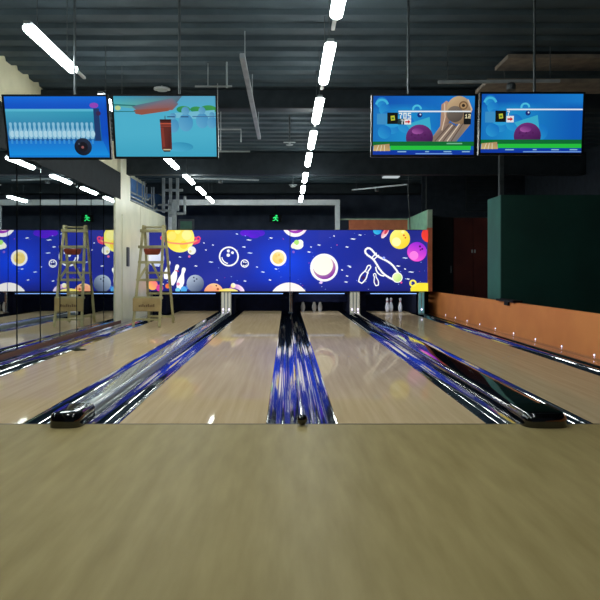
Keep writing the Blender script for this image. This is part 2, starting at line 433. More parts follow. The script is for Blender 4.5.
# ------------------------------------------------------------------ flat picture builder (mural, screens)
class Art:
    """coloured flat shapes stacked in thin layers, in (u, v) units, clipped to a rectangle"""
    def __init__(s, u0, v0, u1, v1):
        s.r = (u0, v0, u1, v1); s.polys = []; s.z = 0
    def clip(s, P):
        u0, v0, u1, v1 = s.r
        for ax, lim, sg in ((0, u0, 1), (0, u1, -1), (1, v0, 1), (1, v1, -1)):
            out = []
            for i in range(len(P)):
                a, b = P[i - 1], P[i]; da, db = (a[ax] - lim) * sg, (b[ax] - lim) * sg
                if (da >= 0) != (db >= 0):
                    t = da / (da - db); out.append(tuple(a[j] + (b[j] - a[j]) * t for j in range(5)))
                if db >= 0: out.append(b)
            P = out
            if not P: return P
        return P
    def poly(s, pts, col, nz=True):
        """pts: (u, v), col: one sRGB triple or one per point"""
        if nz: s.z += 1
        cs = col if isinstance(col, list) else [col] * len(pts)
        P = s.clip([(p[0], p[1], lin(c[0]), lin(c[1]), lin(c[2])) for p, c in zip(pts, cs)])
        if len(P) >= 3: s.polys.append((P, s.z))
    def disc(s, u, v, r, col, col2=None, ang=-0.8, n=28, sq=1.0, rot=0.0):
        """disc; col -> col2 shades it across in direction ang"""
        s.z += 1
        def c(du, dv):
            if not col2: return col
            t = 0.5 + 0.5 * (du * math.cos(ang) + dv * math.sin(ang)); t = max(0, min(1, t))
            return tuple(col[j] + (col2[j] - col[j]) * t for j in range(3))
        pts, cs = [], []
        for k in range(n):
            a = 2 * PI * k / n; x, y = math.cos(a) * r, math.sin(a) * r * sq
            pts.append((u + x * math.cos(rot) - y * math.sin(rot), v + x * math.sin(rot) + y * math.cos(rot))); cs.append(c(math.cos(a), math.sin(a)))
        s.poly(pts, cs, False)
    def line(s, pts, w, col, close=False):
        s.z += 1; n = len(pts)
        for i in range(n if close else n - 1):
            a, b = pts[i], pts[(i + 1) % n]; dx, dy = b[0] - a[0], b[1] - a[1]; L = math.hypot(dx, dy) or 1
            nx, ny = -dy / L * w / 2, dx / L * w / 2; ex, ey = dx / L * w * 0.2, dy / L * w * 0.2
            s.poly([(a[0] + nx - ex, a[1] + ny - ey), (b[0] + nx + ex, b[1] + ny + ey), (b[0] - nx + ex, b[1] - ny + ey), (a[0] - nx - ex, a[1] - ny - ey)], col, False)
    def ring(s, u, v, r, w, col, a0=0, a1=2 * PI, sq=1.0, rot=0.0, n=32):
        pts = []
        full = abs(a1 - a0 - 2 * PI) < 1e-6
        for k in range(n if full else n + 1):
            a = a0 + (a1 - a0) * k / n; x, y = r * math.cos(a), r * math.sin(a) * sq
            pts.append((u + x * math.cos(rot) - y * math.sin(rot), v + x * math.sin(rot) + y * math.cos(rot)))
        s.line(pts, w, col, full)
    def rect(s, a, b, c, d, col): s.poly([(a, b), (c, b), (c, d), (a, d)], col)
    def grid(s, nu, nv, f):
        u0, v0, u1, v1 = s.r
        for i in range(nu):
            for j in range(nv):
                q = [(u0 + (u1 - u0) * (i + a) / nu, v0 + (v1 - v0) * (j + b) / nv) for a, b in ((0, 0), (1, 0), (1, 1), (0, 1))]
                s.poly(q, [f(*p) for p in q], False)
    def build(s, name, m, place, parent=None, dz=0.0006):
        """place(u, v, depth) -> 3-D point"""
        vs, fs, cols = [], [], []
        for P, z in s.polys:
            base = len(vs)
            for p in P: vs.append(place(p[0], p[1], 0.002 + z * dz)); cols.append((p[2], p[3], p[4], 1.0))
            fs.append(list(range(base, base + len(P))))
        me = bpy.data.meshes.new(name); me.from_pydata(vs, [], fs); me.update()
        ca = me.color_attributes.new('Col', 'FLOAT_COLOR', 'POINT')
        for i, c in enumerate(cols): ca.data[i].color = c
        me.materials.append(m)
        o = bpy.data.objects.new(name, me); COL.objects.link(o); o.parent = parent
        return o

def mixc(a, b, t):
    t = max(0.0, min(1.0, t)); return tuple(a[i] + (b[i] - a[i]) * t for i in range(3))

PINPROF = [(0.0, 0.0), (0.085, 0.0), (0.10, 0.02), (0.135, 0.13), (0.158, 0.25), (0.16, 0.33), (0.14, 0.45), (0.10, 0.57), (0.072, 0.67), (0.066, 0.73), (0.078, 0.82), (0.088, 0.88), (0.08, 0.95), (0.045, 0.99), (0.0, 1.0)]
def pin_outline(bx, by, hx, hy, fat=1.0):
    """closed outline of a bowling pin whose base is (bx,by) and head (hx,hy)"""
    dx, dy = hx - bx, hy - by; L = math.hypot(dx, dy); ux, uy = dx / L, dy / L; nx, ny = -uy, ux
    R = [(bx + ux * L * z + nx * L * r * fat, by + uy * L * z + ny * L * r * fat) for r, z in PINPROF]
    Lf = [(bx + ux * L * z - nx * L * r * fat, by + uy * L * z - ny * L * r * fat) for r, z in PINPROF]
    return R[1:] + Lf[::-1][1:]
def pin_solid(A, bx, by, hx, hy, col, fat=1.0):
    A.z += 1
    dx, dy = hx - bx, hy - by; L = math.hypot(dx, dy); ux, uy = dx / L, dy / L; nx, ny = -uy, ux
    for (r0, z0), (r1, z1) in zip(PINPROF, PINPROF[1:]):
        if z1 == z0: continue
        q = [(bx + ux * L * z + nx * L * r * fat * s, by + uy * L * z + ny * L * r * fat * s) for r, z, s in ((r0, z0, 1), (r1, z1, 1), (r1, z1, -1), (r0, z0, -1))]
        A.poly(q, col, False)

# ------------------------------------------------------------------ the mural (drawn in photograph-like units, 39.4 units per metre)
W, PINK, YEL, PUR, MAG = (255, 255, 255), (250, 120, 150), (255, 226, 60), (90, 20, 190), (230, 60, 220)
def mural(A):
    def bg(u, v):
        c = mixc((34, 42, 134), (24, 48, 180), 1 - abs(u - 285) / 120)
        c = mixc(c, (16, 72, 240), max(0, 1 - math.hypot((u - 283) / 42, (v - 262) / 26)) * 1.0)
        c = mixc(c, (52, 56, 160), 0.4 * max(0, math.sin((u * 0.55 + v * 1.4) * 0.09)) * (1 if u < 260 or u > 320 else 0.3))
        c = mixc(c, (16, 20, 80), max(0, (v - 282) / 22))
        return c
    A.grid(46, 12, bg)
    rnd = random.Random(3)
    # purple nebula
    for du, dv, r in ((-6, 0, 6), (0, -1, 8), (7, 0, 6), (2, 2, 6)): A.disc(252 + du, 233 + dv, r, (96, 20, 215), (70, 30, 200), sq=0.55)
    # stars and dashes
    for u, v, w in ((211, 262, 2.6), (204, 243, 1), (213, 245, 1.2), (249, 240, 3), (244, 247, 2.2), (250, 253, 3), (237, 234, 1.5), (271, 238, 2), (263, 272, 2.2), (257, 267, 1.2), (270, 280, 1.5), (276, 269, 1.6),
                    (196, 266, 1.8), (217, 280, 1.2), (245, 281, 1.6), (180, 257, 1.5), (319, 245, 2), (309, 252, 2), (311, 247, 1), (353, 239, 3), (347, 247, 2), (349, 266, 2.2), (347, 276, 1.6), (346, 282, 2), (360, 235, 2),
                    (405, 258, 3.2), (398, 266, 2.4), (411, 272, 3.2), (408, 279, 2), (405, 269, 1.2), (350, 267, 1.6), (342, 270, 1.2), (320, 283, 1.2), (334, 236, 1), (158, 266, 2), (163, 284, 1.2), (206, 250, 1)):
        A.poly([(u - w, v), (u - w * .3, v - .7), (u + w, v), (u + w * .3, v + .7)], mixc((120, 170, 255), W, 0.6 + 0.4 * rnd.random()))
    for k in range(60):
        u, v = rnd.uniform(150, 427), rnd.uniform(232, 290); w = rnd.uniform(.25, .55)
        A.rect(u - w, v - w * .7, u + w, v + w * .7, rnd.choice([(150, 190, 255), (235, 90, 170), (120, 140, 255), (200, 220, 255)]))
    # ringed yellow planet
    A.ring(180.5, 239.5, 18.5, 2.6, (235, 70, 110), sq=0.22, rot=0.08)
    A.disc(180, 238, 14.5, (255, 214, 40), (255, 250, 130), ang=0.6)
    A.disc(172, 236, 4.5, (255, 232, 110)); A.disc(184, 245, 4, (252, 222, 70)); A.disc(187, 235, 5, (255, 245, 150)); A.disc(178, 231, 3, (255, 245, 120))
    A.line([(162.5, 240), (171, 243), (183, 244), (193, 242.5), (199, 239.5)], 1.6, (250, 150, 110))
    A.disc(162.8, 238, 2.4, (240, 70, 110)); A.disc(162.8, 238, 1.1, (70, 40, 140)); A.disc(198.5, 238.6, 2.4, (240, 70, 120)); A.disc(198.5, 238.6, 1.1, (120, 50, 150))
    A.disc(192, 250.5, 4.1, (255, 255, 230), (230, 230, 240)); A.disc(190.5, 251.5, 1.3, (225, 215, 160))
    A.disc(189.5, 256.5, 1.2, (225, 110, 160))
    # white solid pins, white ball, grey ball
    A.disc(156, 258, 8.5, (250, 250, 255), (190, 200, 235), ang=0.9)
    pin_solid(A, 166, 279, 169.5, 261, W); pin_solid(A, 171.5, 285, 178, 264.5, W); pin_solid(A, 179, 289, 184.5, 267.5, W)
    A.line([(175.8, 270.5), (178.6, 271.3)], 1.0, (230, 60, 90)); A.disc(178.5, 284, 1.6, (240, 150, 190))
    A.disc(153, 285, 5, (255, 190, 90), (250, 120, 130)); A.disc(160, 288, 3.5, (210, 60, 150)); A.disc(168, 286, 2.4, (240, 120, 60))
    A.disc(184, 289.5, 3.2, (80, 170, 235)); A.disc(178, 290, 2.4, (120, 210, 245)); A.disc(188, 287, 2.2, (70, 130, 220))
    A.disc(195.5, 283.5, 8.7, (180, 195, 215), (70, 84, 116), ang=0.9)
    for u, v in ((194, 277.5), (197, 279), (194.5, 281)): A.disc(u, v, 0.8, (40, 50, 80), n=10)
    # outlined ball with three holes
    A.ring(229, 256.5, 9.2, 1.5, W); A.disc(228.5, 251, 1.5, W, n=12); A.disc(232.6, 252.7, 1.4, W, n=12); A.disc(228.4, 255.2, 1.7, W, n=12)
    A.ring(229, 256.5, 7.0, 1.1, W, a0=1.75, a1=3.0)
    A.ring(244.8, 263.5, 3.6, 1.0, W); A.disc(244.8, 264.2, 1.9, (40, 50, 120)); A.disc(244.0, 262.0, 0.8, W, n=10); A.disc(246.0, 262.4, 0.7, W, n=10)
    A.ring(244.8, 263.5, 2.3, .7, W, a0=0.6, a1=2.4)
    # white rimmed orange planet
    A.disc(278.3, 258, 8.2, W, (255, 246, 240)); A.disc(278.3, 258, 6.0, (250, 212, 110), (255, 236, 165), ang=-0.9)
    A.disc(276, 256, 1.7, (246, 214, 120)); A.disc(280.5, 260.5, 1.9, (244, 200, 100)); A.disc(279, 255, 1.2, (246, 206, 110))
    # half planets along the lower edge
    A.disc(214, 293, 9.7, (255, 205, 150), (240, 95, 85), ang=1.6); A.disc(211, 287, 1.6, (255, 170, 140)); A.disc(218, 289, 1.2, (170, 90, 60)); A.disc(216.5, 285.6, .8, (120, 60, 60))
    A.disc(237, 291, 8, (255, 235, 255), (150, 40, 170), ang=2.2, sq=0.8, rot=0.5); A.disc(235.5, 293.5, 7, (60, 30, 130), sq=0.7, rot=0.4); A.disc(233.4, 285.4, 2.4, (255, 235, 130), (255, 255, 255))
    A.disc(228.5, 292, 10, (255, 220, 70), (255, 240, 150), sq=0.36)
    A.disc(289, 302.5, 20, W, (255, 244, 240), n=44)
    # top: cut white planet with a purple band, little cloud planet
    A.disc(295, 224, 13.0, W, (255, 215, 235), n=36); A.disc(295.5, 222.5, 11.0, (170, 60, 190), (120, 40, 160), n=36); A.disc(294, 220.5, 10.4, (250, 205, 225), n=36)
    A.disc(297.5, 245.3, 5.8, (245, 255, 225), W, sq=0.72); A.disc(300, 243, 3.3, (250, 255, 240)); A.disc(296.5, 242.5, 2.5, (180, 235, 120)); A.disc(293.5, 246, 2.6, (255, 252, 230))
    A.disc(293.5, 252, 1.3, (130, 90, 210))
    # big white planet
    A.disc(324, 267.6, 13.9, W, n=40); A.disc(324.3, 268, 11.2, (255, 240, 205), (130, 40, 160), ang=1.1, n=36); A.disc(322.8, 265.4, 10.0, (255, 252, 240), (255, 250, 235), n=36)
    A.disc(321, 282.3, 1.5, (230, 200, 255))
    # outlined pins
    A.line(pin_outline(396.5, 277.5, 365.8, 249.2, 0.92), 1.9, W, True); A.line([(371, 258.2), (376.2, 253)], 1.2, W); A.line([(372.8, 260.2), (378.4, 255.2)], 1.2, W)
    A.ring(384, 267.5, 8.4, 1.3, W, a0=1.4, a1=3.0, rot=0.2)
    A.disc(383.5, 258, 1.4, (150, 170, 255))
    A.line(pin_outline(360.0, 282.4, 369.6, 265.6, 1.0), 1.2, W, True); A.line([(365.2, 271.6), (368.4, 273.2)], 0.9, W); A.disc(363, 277.8, 1.8, (60, 30, 90))
    A.line(pin_outline(376.8, 285.4, 374.2, 273.6, 1.1), 1.0, W, True); A.disc(376.2, 281.8, 1.2, (70, 40, 110))
    A.disc(397, 277.5, 5.0, (245, 255, 190), (190, 235, 130), ang=0.8); A.ring(397, 277.5, 4.8, .8, W); A.disc(401, 282.5, 1.0, (235, 80, 150))
    # coloured balls at the top right
    A.disc(377, 230.5, 4.2, (60, 190, 230), (30, 130, 220)); A.disc(384.8, 233, 6.2, (250, 235, 240), (235, 90, 110), sq=0.42, rot=-1.0); A.disc(386, 231.5, 3.2, (215, 70, 90), sq=0.4, rot=-1.0)
    A.disc(399.5, 239, 10.1, (250, 215, 50), (255, 248, 130), ang=-2.4, n=34); A.disc(396, 242, 4.5, (255, 250, 175)); A.disc(403.5, 235.5, 1.0, (225, 90, 50), n=10); A.disc(405, 237.8, .9, (225, 90, 50), n=10); A.disc(402.5, 232, 1.6, (255, 250, 160))
    A.disc(416.5, 251.8, 9.7, (255, 90, 215), (150, 40, 215), ang=-1.2, n=34); A.disc(413.5, 255.5, 4.4, (255, 130, 230)); A.disc(419.5, 246.5, 1.1, (70, 20, 100), n=10); A.disc(421.8, 249, 1.0, (70, 20, 100), n=10); A.disc(420, 250, .8, (70, 20, 100), n=10)
    A.disc(428.5, 235, 7.5, (245, 70, 50), (220, 50, 60))
    # yellow lying pin in the lower right corner
    A.disc(420, 288.5, 9.5, (245, 225, 40), (255, 248, 130), sq=0.6); A.poly([(410, 288), (410.5, 293), (430, 293), (430, 283), (420, 282.8)], [(250, 230, 60)] * 5)
    A.ring(412.5, 283.2, 2.8, 1.6, (255, 240, 90))

def mp(u, v, d): return ((u - VX) / 39.4, PANEL - d, CH - (v - VY) / 39.4)
ZT, ZB = CH + (VY - 230.2) / 39.4, CH + (VY - 291.2) / 39.4
for (u0, u1, lab) in ((148.8, 289.7, 'left half of the backlit space mural, with ringed yellow planet'), (290.3, 427.6, 'right half of the backlit space mural, with magenta ball')):
    x0, x1 = (u0 - VX) / 39.4, (u1 - VX) / 39.4
    t = empty('mural_panel', ((x0 + x1) / 2, PANEL, ZB), lab, 'mural', 'backlit mural above the pins')
    bm = B((x0, PANEL, ZB - 0.012), (x1, PANEL + 0.06, ZT + 0.012), 0.004); f = link_mesh('frame', bm, M['black'], t)
    f.matrix_parent_inverse = Matrix.Translation(-t.location)
    A = Art(u0, 230.2, u1, 291.2); mural(A)
    p = A.build('picture', M['mural'], mp, t, dz=0.00025); p.matrix_parent_inverse = Matrix.Translation(-t.location)

# ------------------------------------------------------------------ pin decks: curtain, side boards, posts, sweep bars, led strips, pins
tag(link_mesh('pit_curtain', B((XL + 0.01, 18.35, -0.15), (3.55, 18.40, 0.95)), M['pit']), 'black curtain behind the pins at the end of the lanes', 'curtain')
def board(x0, x1, lab):
    tag(link_mesh('kickback_board', B((x0, PANEL + 0.12, 0.0), (x1, 18.33, 0.575), 0.01), M['pit']), lab, 'board', 'black side boards of the pin decks')
board(-1.74, -1.35, 'black side board behind the white post left of the second lane')
board(0.01, 0.2, 'black side board behind the thin steel pipe at the centre')
board(1.60, 2.01, 'black side board behind the white post right of centre')
board(3.30, 3.484, 'black side board behind the pale teal post')
board(-3.44, -3.1, 'black side board beside the white left wall')
def post(x0, x1, m, lab, lights):
    z0 = 0.0; cx = (x0 + x1) / 2
    t = empty('kickback_post', (cx, PANEL + 0.02, z0), lab, 'post', 'posts under the mural')
    bm = bmesh.new(); w = x1 - x0; n = 3 if w > 0.2 else 2
    box(bm, (-w / 2, 0, 0), (w / 2, 0.07, ZB - 0.015), 0.006)
    for k in range(n):
        xa = -w / 2 + w * (k + 0.16) / n; xb = -w / 2 + w * (k + 0.84) / n
        box(bm, (xa, -0.02, 0.03), (xb, 0.01, ZB - 0.03), 0.012)
    for f in bm.faces:
        if f.calc_center_median().y > 0.011 or abs(f.calc_center_median().y) < 0.0008: f.material_index = 1
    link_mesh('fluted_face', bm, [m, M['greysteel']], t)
    for s in lights:
        bm = bmesh.new(); lathe(bm, [(0.022, 0.0), (0.02, -0.014), (0.008, -0.02)], (s * w * 0.3, -0.022, 0.13), 14, axis='y'); link_mesh('lamp', bm, M['spot'], t)
    return t
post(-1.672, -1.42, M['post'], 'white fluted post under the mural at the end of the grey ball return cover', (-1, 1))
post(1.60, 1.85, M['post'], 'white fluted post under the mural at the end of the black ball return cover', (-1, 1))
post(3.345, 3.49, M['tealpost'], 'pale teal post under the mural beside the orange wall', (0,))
bm = bmesh.new(); tube(bm, [(0.075, PANEL - 0.10, 0.05), (0.075, PANEL - 0.10, ZB - 0.03)], 0.022, 12); tube(bm, [(0.12, PANEL - 0.06, 0.05), (0.12, PANEL - 0.06, ZB - 0.03)], 0.014, 10)
box(bm, (0.03, PANEL - 0.15, 0.041), (0.15, PANEL - 0.02, 0.07), 0.008); box(bm, (0.04, PANEL - 0.14, ZB - 0.032), (0.15, PANEL + 0.06, ZB - 0.014), 0.004)
tag(link_mesh('steel_pipe', bm, M['chrome'], smooth=True), 'thin steel pipe under the seam of the mural', 'pipe')
# led strips
strips = [(151, 216, 'above the leftmost lane'), (231, 283.5, 'above the second lane from left'), (298.5, 345, 'above the three pins hanging low'), (370, 417, 'above the three standing pins')]
for (a, b, lab), xe in zip(strips, (-1.6725, -1.40, 1.5995, 3.3445)):
    D = PANEL + 0.01; x0, x1 = (a - VX) * D / F, (b - VX) * D / F
    t = empty('led_strip', ((x0 + x1) / 2, D, 0.535), 'blue white light strip under the mural %s' % lab, 'light strip', 'light strips under the mural')
    w = (x1 - x0) / 2
    bm = B((-w, 0.0, 0.006), (max(w, xe - (x0 + x1) / 2), 0.04, 0.046), 0.0); link_mesh('channel', bm, M['black'], t)
    bm = B((-w + 0.01, -0.006, -0.012), (w - 0.01, 0.03, 0.006), 0.005); link_mesh('diffuser', bm, M['led'], t)
# sweep bars
for i, ((a, b), z) in enumerate(zip(((-3.1, -1.74), (-1.35, 0.01), (0.2, 1.6), (2.01, 3.3)), (0.05, 0.05, 0.285, 0.47))):
    t = empty('sweep_bar', ((a + b) / 2, 17.0, z), 'black sweep board across the pin deck of the %s' % side_names[i], 'sweep board', 'sweep boards of the pin decks')
    w = (b - a) / 2
    link_mesh('board', B((-w, 0, 0), (w, 0.03, 0.33 if z < 0.3 else 0.07), 0.008), M['pit'], t)
    for s in (-1, 1):
        bm = bmesh.new(); bar(bm, (s * (w - 0.03), 0.03, 0.04), (s * (w - 0.03), 1.2, 0.3), 0.03, 0.05, 0.004); link_mesh('arm', bm, M['pit'], t)
# pins
def pin_bm():
    bm = bmesh.new()
    prof = [(r * 0.381, z * 0.381) for r, z in PINPROF]
    lathe(bm, prof, seg=24); return bm
pproto = None
def put_pin(x, y, lab):
    global pproto
    if pproto is None:
        pproto = empty('bowling_pin', (x, y, 0.002), lab, 'bowling pin', 'white bowling pins at the end of the lanes')
        link_mesh('body', pin_bm(), M['pinwhite'], pproto, smooth=True)
        for z in (0.262, 0.285):
            bm = bmesh.new(); r = 0.0272
            lathe(bm, [(r - 0.002, z - 0.006), (r, z - 0.005), (r, z + 0.005), (r - 0.002, z + 0.006)], seg=24); link_mesh('neck_stripe', bm, M['red'], pproto, smooth=True)
    else: copy_thing(pproto, (x, y, 0.002), lab)
c4, c3 = 2.72, 0.891
put_pin(c4 - 0.005, 17.35, 'white bowling pin with red neck stripes, left of the three on the rightmost lane')
put_pin(c4 + 0.13, 17.55, 'white bowling pin with red neck stripes, middle of the three on the rightmost lane')
put_pin(c4 + 0.36, 17.40, 'white bowling pin with red neck stripes, set apart on the right of the rightmost lane')
put_pin(c3 - 0.455, 17.55, 'white bowling pin half hidden by the sweep board, alone on the left')
put_pin(c3 - 0.145, 17.55, 'white bowling pin half hidden by the sweep board, middle of three')
put_pin(c3 + 0.012, 17.50, 'white bowling pin half hidden by the sweep board, right of three')

for (a, b), e in zip(LANES, (0.6, 0.6, 5.0, 5.0)):  # added fill lights that brighten the pins; not fittings of the lanes
    ld = bpy.data.lights.new('pin_fill_light', 'AREA'); ld.shape = 'RECTANGLE'; ld.size = 1.0; ld.size_y = 0.08; ld.energy = e; ld.color = (0.75, 0.82, 1.0)
    lo = bpy.data.objects.new('pin_fill_light', ld); COL.objects.link(lo); lo.location = ((a + b) / 2, PANEL + 0.2, 0.56); lo.rotation_euler = (math.radians(50), 0, 0)

# ------------------------------------------------------------------ tube lights
def tubes(X, ys, rowname, near):
    proto = None; n = len(ys)
    for k, y in enumerate(ys[::-1]):
        lab = 'white tube light of the %s ceiling row, %s from the mural' % (rowname, ORD[k])
        if proto is None:
            proto = empty('tube_light', (X, y, 3.08), lab, 'ceiling light', 'tube lights of the %s ceiling row' % rowname)
            bm = bmesh.new()
            prof = [(-0.048, 0.02)] + [(-0.048 * math.cos(PI * j / 8), -0.036 * math.sin(PI * j / 8)) for j in range(9)] + [(0.048, 0.02)]
            extrude_profile(bm, prof, 0.0, 1.08, 1, closed=True); link_mesh('diffuser', bm, M['tube'], proto)
            bm = bmesh.new(); box(bm, (-0.03, -0.04, 0.02), (0.03, 1.12, 0.05), 0.004); link_mesh('housing', bm, M['greysteel'], proto)
            bm = bmesh.new(); bar(bm, (0, 1.12, 0.03), (0, 1.45, 0.03), 0.03, 0.025, 0.003); link_mesh('connector', bm, M['whitepaint'], proto)
            for yy in (0.18, 0.92):
                bm = bmesh.new(); tube(bm, [(0, yy, 0.05), (0, yy, CEIL - 3.08)], 0.004, 6); link_mesh('hanger', bm, M['darksteel'], proto)
        else: copy_thing(proto, (X, y, 3.08), lab)
tubes(0.384, [0.3, 2.1, 3.9, 5.65, 7.44, 9.2, 10.88, 13.06, 14.97, 17.0], 'middle', True)
tubes(-2.12, [1.1, 3.2, 5.25, 7.3, 9.2, 11.2, 13.3, 15.25, 17.15], 'left', True)

# ------------------------------------------------------------------ television screens
FONT = {'0': '757 505 505 505 757', '7': '777 001 010 010 010', '5': '777 400 777 001 777', '1': '010 110 010 010 111', '2': '777 001 777 400 777', '?': '777 001 011 000 010'}
def pixtext(A, txt, u, v, h, col):
    c = h / 5
    for ch in txt:
        for r, row in enumerate(FONT[ch].split()):
            for k, b in enumerate(row):
                if b != '0': A.rect(u + k * c * .9, v + r * c, u + (k + 1) * c * .9, v + (r + 1) * c, col)
        u += 3.5 * c
def soft_pin(A, u, v, h, col, col2):
    pin_solid(A, u, v, u, v - h, col); A.disc(u + h * .05, v - h * .3, h * .13, col2, sq=1.5)
def scr_lane(A):      # row of pins with a dark ball
    A.grid(10, 8, lambda u, v: mixc(mixc((18, 110, 225), (10, 80, 200), (v - 0) / 12), (20, 130, 220), (v - 40) / 20))
    A.poly([(0, 14), (96, 14), (97, 46), (0, 46)], [(70, 170, 200), (50, 160, 190), (14, 90, 160), (20, 90, 165)])
    A.poly([(0, 12.5), (94, 12.5), (94, 15), (0, 15)], (90, 190, 220))
    A.rect(90, 12, 96, 46, (30, 60, 110)); A.disc(91, 9, 4.5, (150, 70, 190), sq=.6); A.disc(95, 17, 2.4, (60, 40, 80))
    A.poly([(0, 45), (98, 45), (104, 60), (0, 60)], [(24, 120, 215), (24, 120, 215), (20, 150, 235), (20, 150, 235)])
    for k in range(18): soft_pin(A, 4 + 4.9 * k, 43, 17, (140, 198, 226), (180, 222, 240))
    for k in range(18): A.rect(3 + 4.9 * k, 43.5, 5.2 + 4.9 * k, 48, (60, 150, 225))
    A.disc(77, 51, 9, (14, 22, 40), (40, 50, 70)); A.disc(77, 51, 5, (24, 24, 34)); A.disc(76.5, 51.5, 1.4, (150, 90, 90)); A.disc(73, 48, 1.0, (70, 80, 100))
def scr_can(A):       # red flask in front of pale blue pins
    A.grid(12, 8, lambda u, v: mixc(mixc((90, 170, 205), (80, 185, 215), v / 20), (66, 172, 205), (v - 40) / 20))
    A.poly([(0, 0), (70, 0), (60, 12), (30, 14), (0, 10)], [(60, 160, 195), (90, 110, 130), (80, 95, 115), (110, 170, 160), (90, 190, 190)])
    A.poly([(18, 10), (60, 2), (66, 8), (60, 14), (26, 17)], [(80, 120, 140), (110, 120, 140), (100, 110, 130), (150, 90, 80), (160, 90, 76)])
    A.poly([(20, 14), (40, 13), (56, 12), (56, 15), (28, 19), (22, 18)], (150, 88, 74))
    A.poly([(0, 8), (22, 9), (22, 10), (0, 9.6)], (40, 120, 120)); A.poly([(0, 15), (22, 15.2), (22, 16), (0, 16)], (40, 120, 120)); A.disc(4, 12, 3, (190, 215, 150), sq=.8)
    for a, b in ((66, 76), (80, 88), (90, 103)): A.disc((a + b) / 2, 13.5, (b - a) / 2 + 2, (40, 140, 90), (70, 160, 80), sq=0.5)
    A.poly([(62, 17), (103, 14), (103, 24), (62, 22)], (120, 195, 220))
    for u, v, r in ((60, 30, 6), (73, 27, 7.5), (90, 25, 6.5), (100, 27, 5)):
        A.disc(u, v, r, (100, 175, 215), (70, 150, 200), sq=1.2); A.disc(u, v - r * 1.6, r * .55, (110, 180, 215), (80, 150, 195))
    A.rect(68, 20.5, 76, 21.5, (40, 70, 110)); A.rect(54, 20.5, 62, 21.5, (40, 70, 110)); A.rect(80, 20.2, 104, 21.2, (70, 120, 160))
    A.disc(66, 52, 14, (80, 185, 220), (52, 150, 190), sq=.35)
    A.poly([(46.5, 24), (58, 24), (58, 54), (55, 57), (49.5, 57), (47.5, 54)], [(104, 44, 38), (92, 42, 38), (96, 44, 40), (80, 34, 32), (90, 38, 34), (112, 48, 40)])
    A.rect(46.4, 23.5, 58.1, 26, (60, 28, 26)); A.rect(46.5, 27.5, 58, 28.6, (200, 90, 66)); A.rect(47, 30, 58, 31, (160, 70, 56)); A.rect(51.5, 20, 52.3, 24, (70, 60, 60))
    A.poly([(47, 32), (50, 32), (51, 52), (48.6, 52)], (136, 58, 48)); A.rect(49, 54.2, 56.6, 55.4, (210, 200, 160)); A.rect(49.3, 55.8, 56, 57, (60, 50, 50))
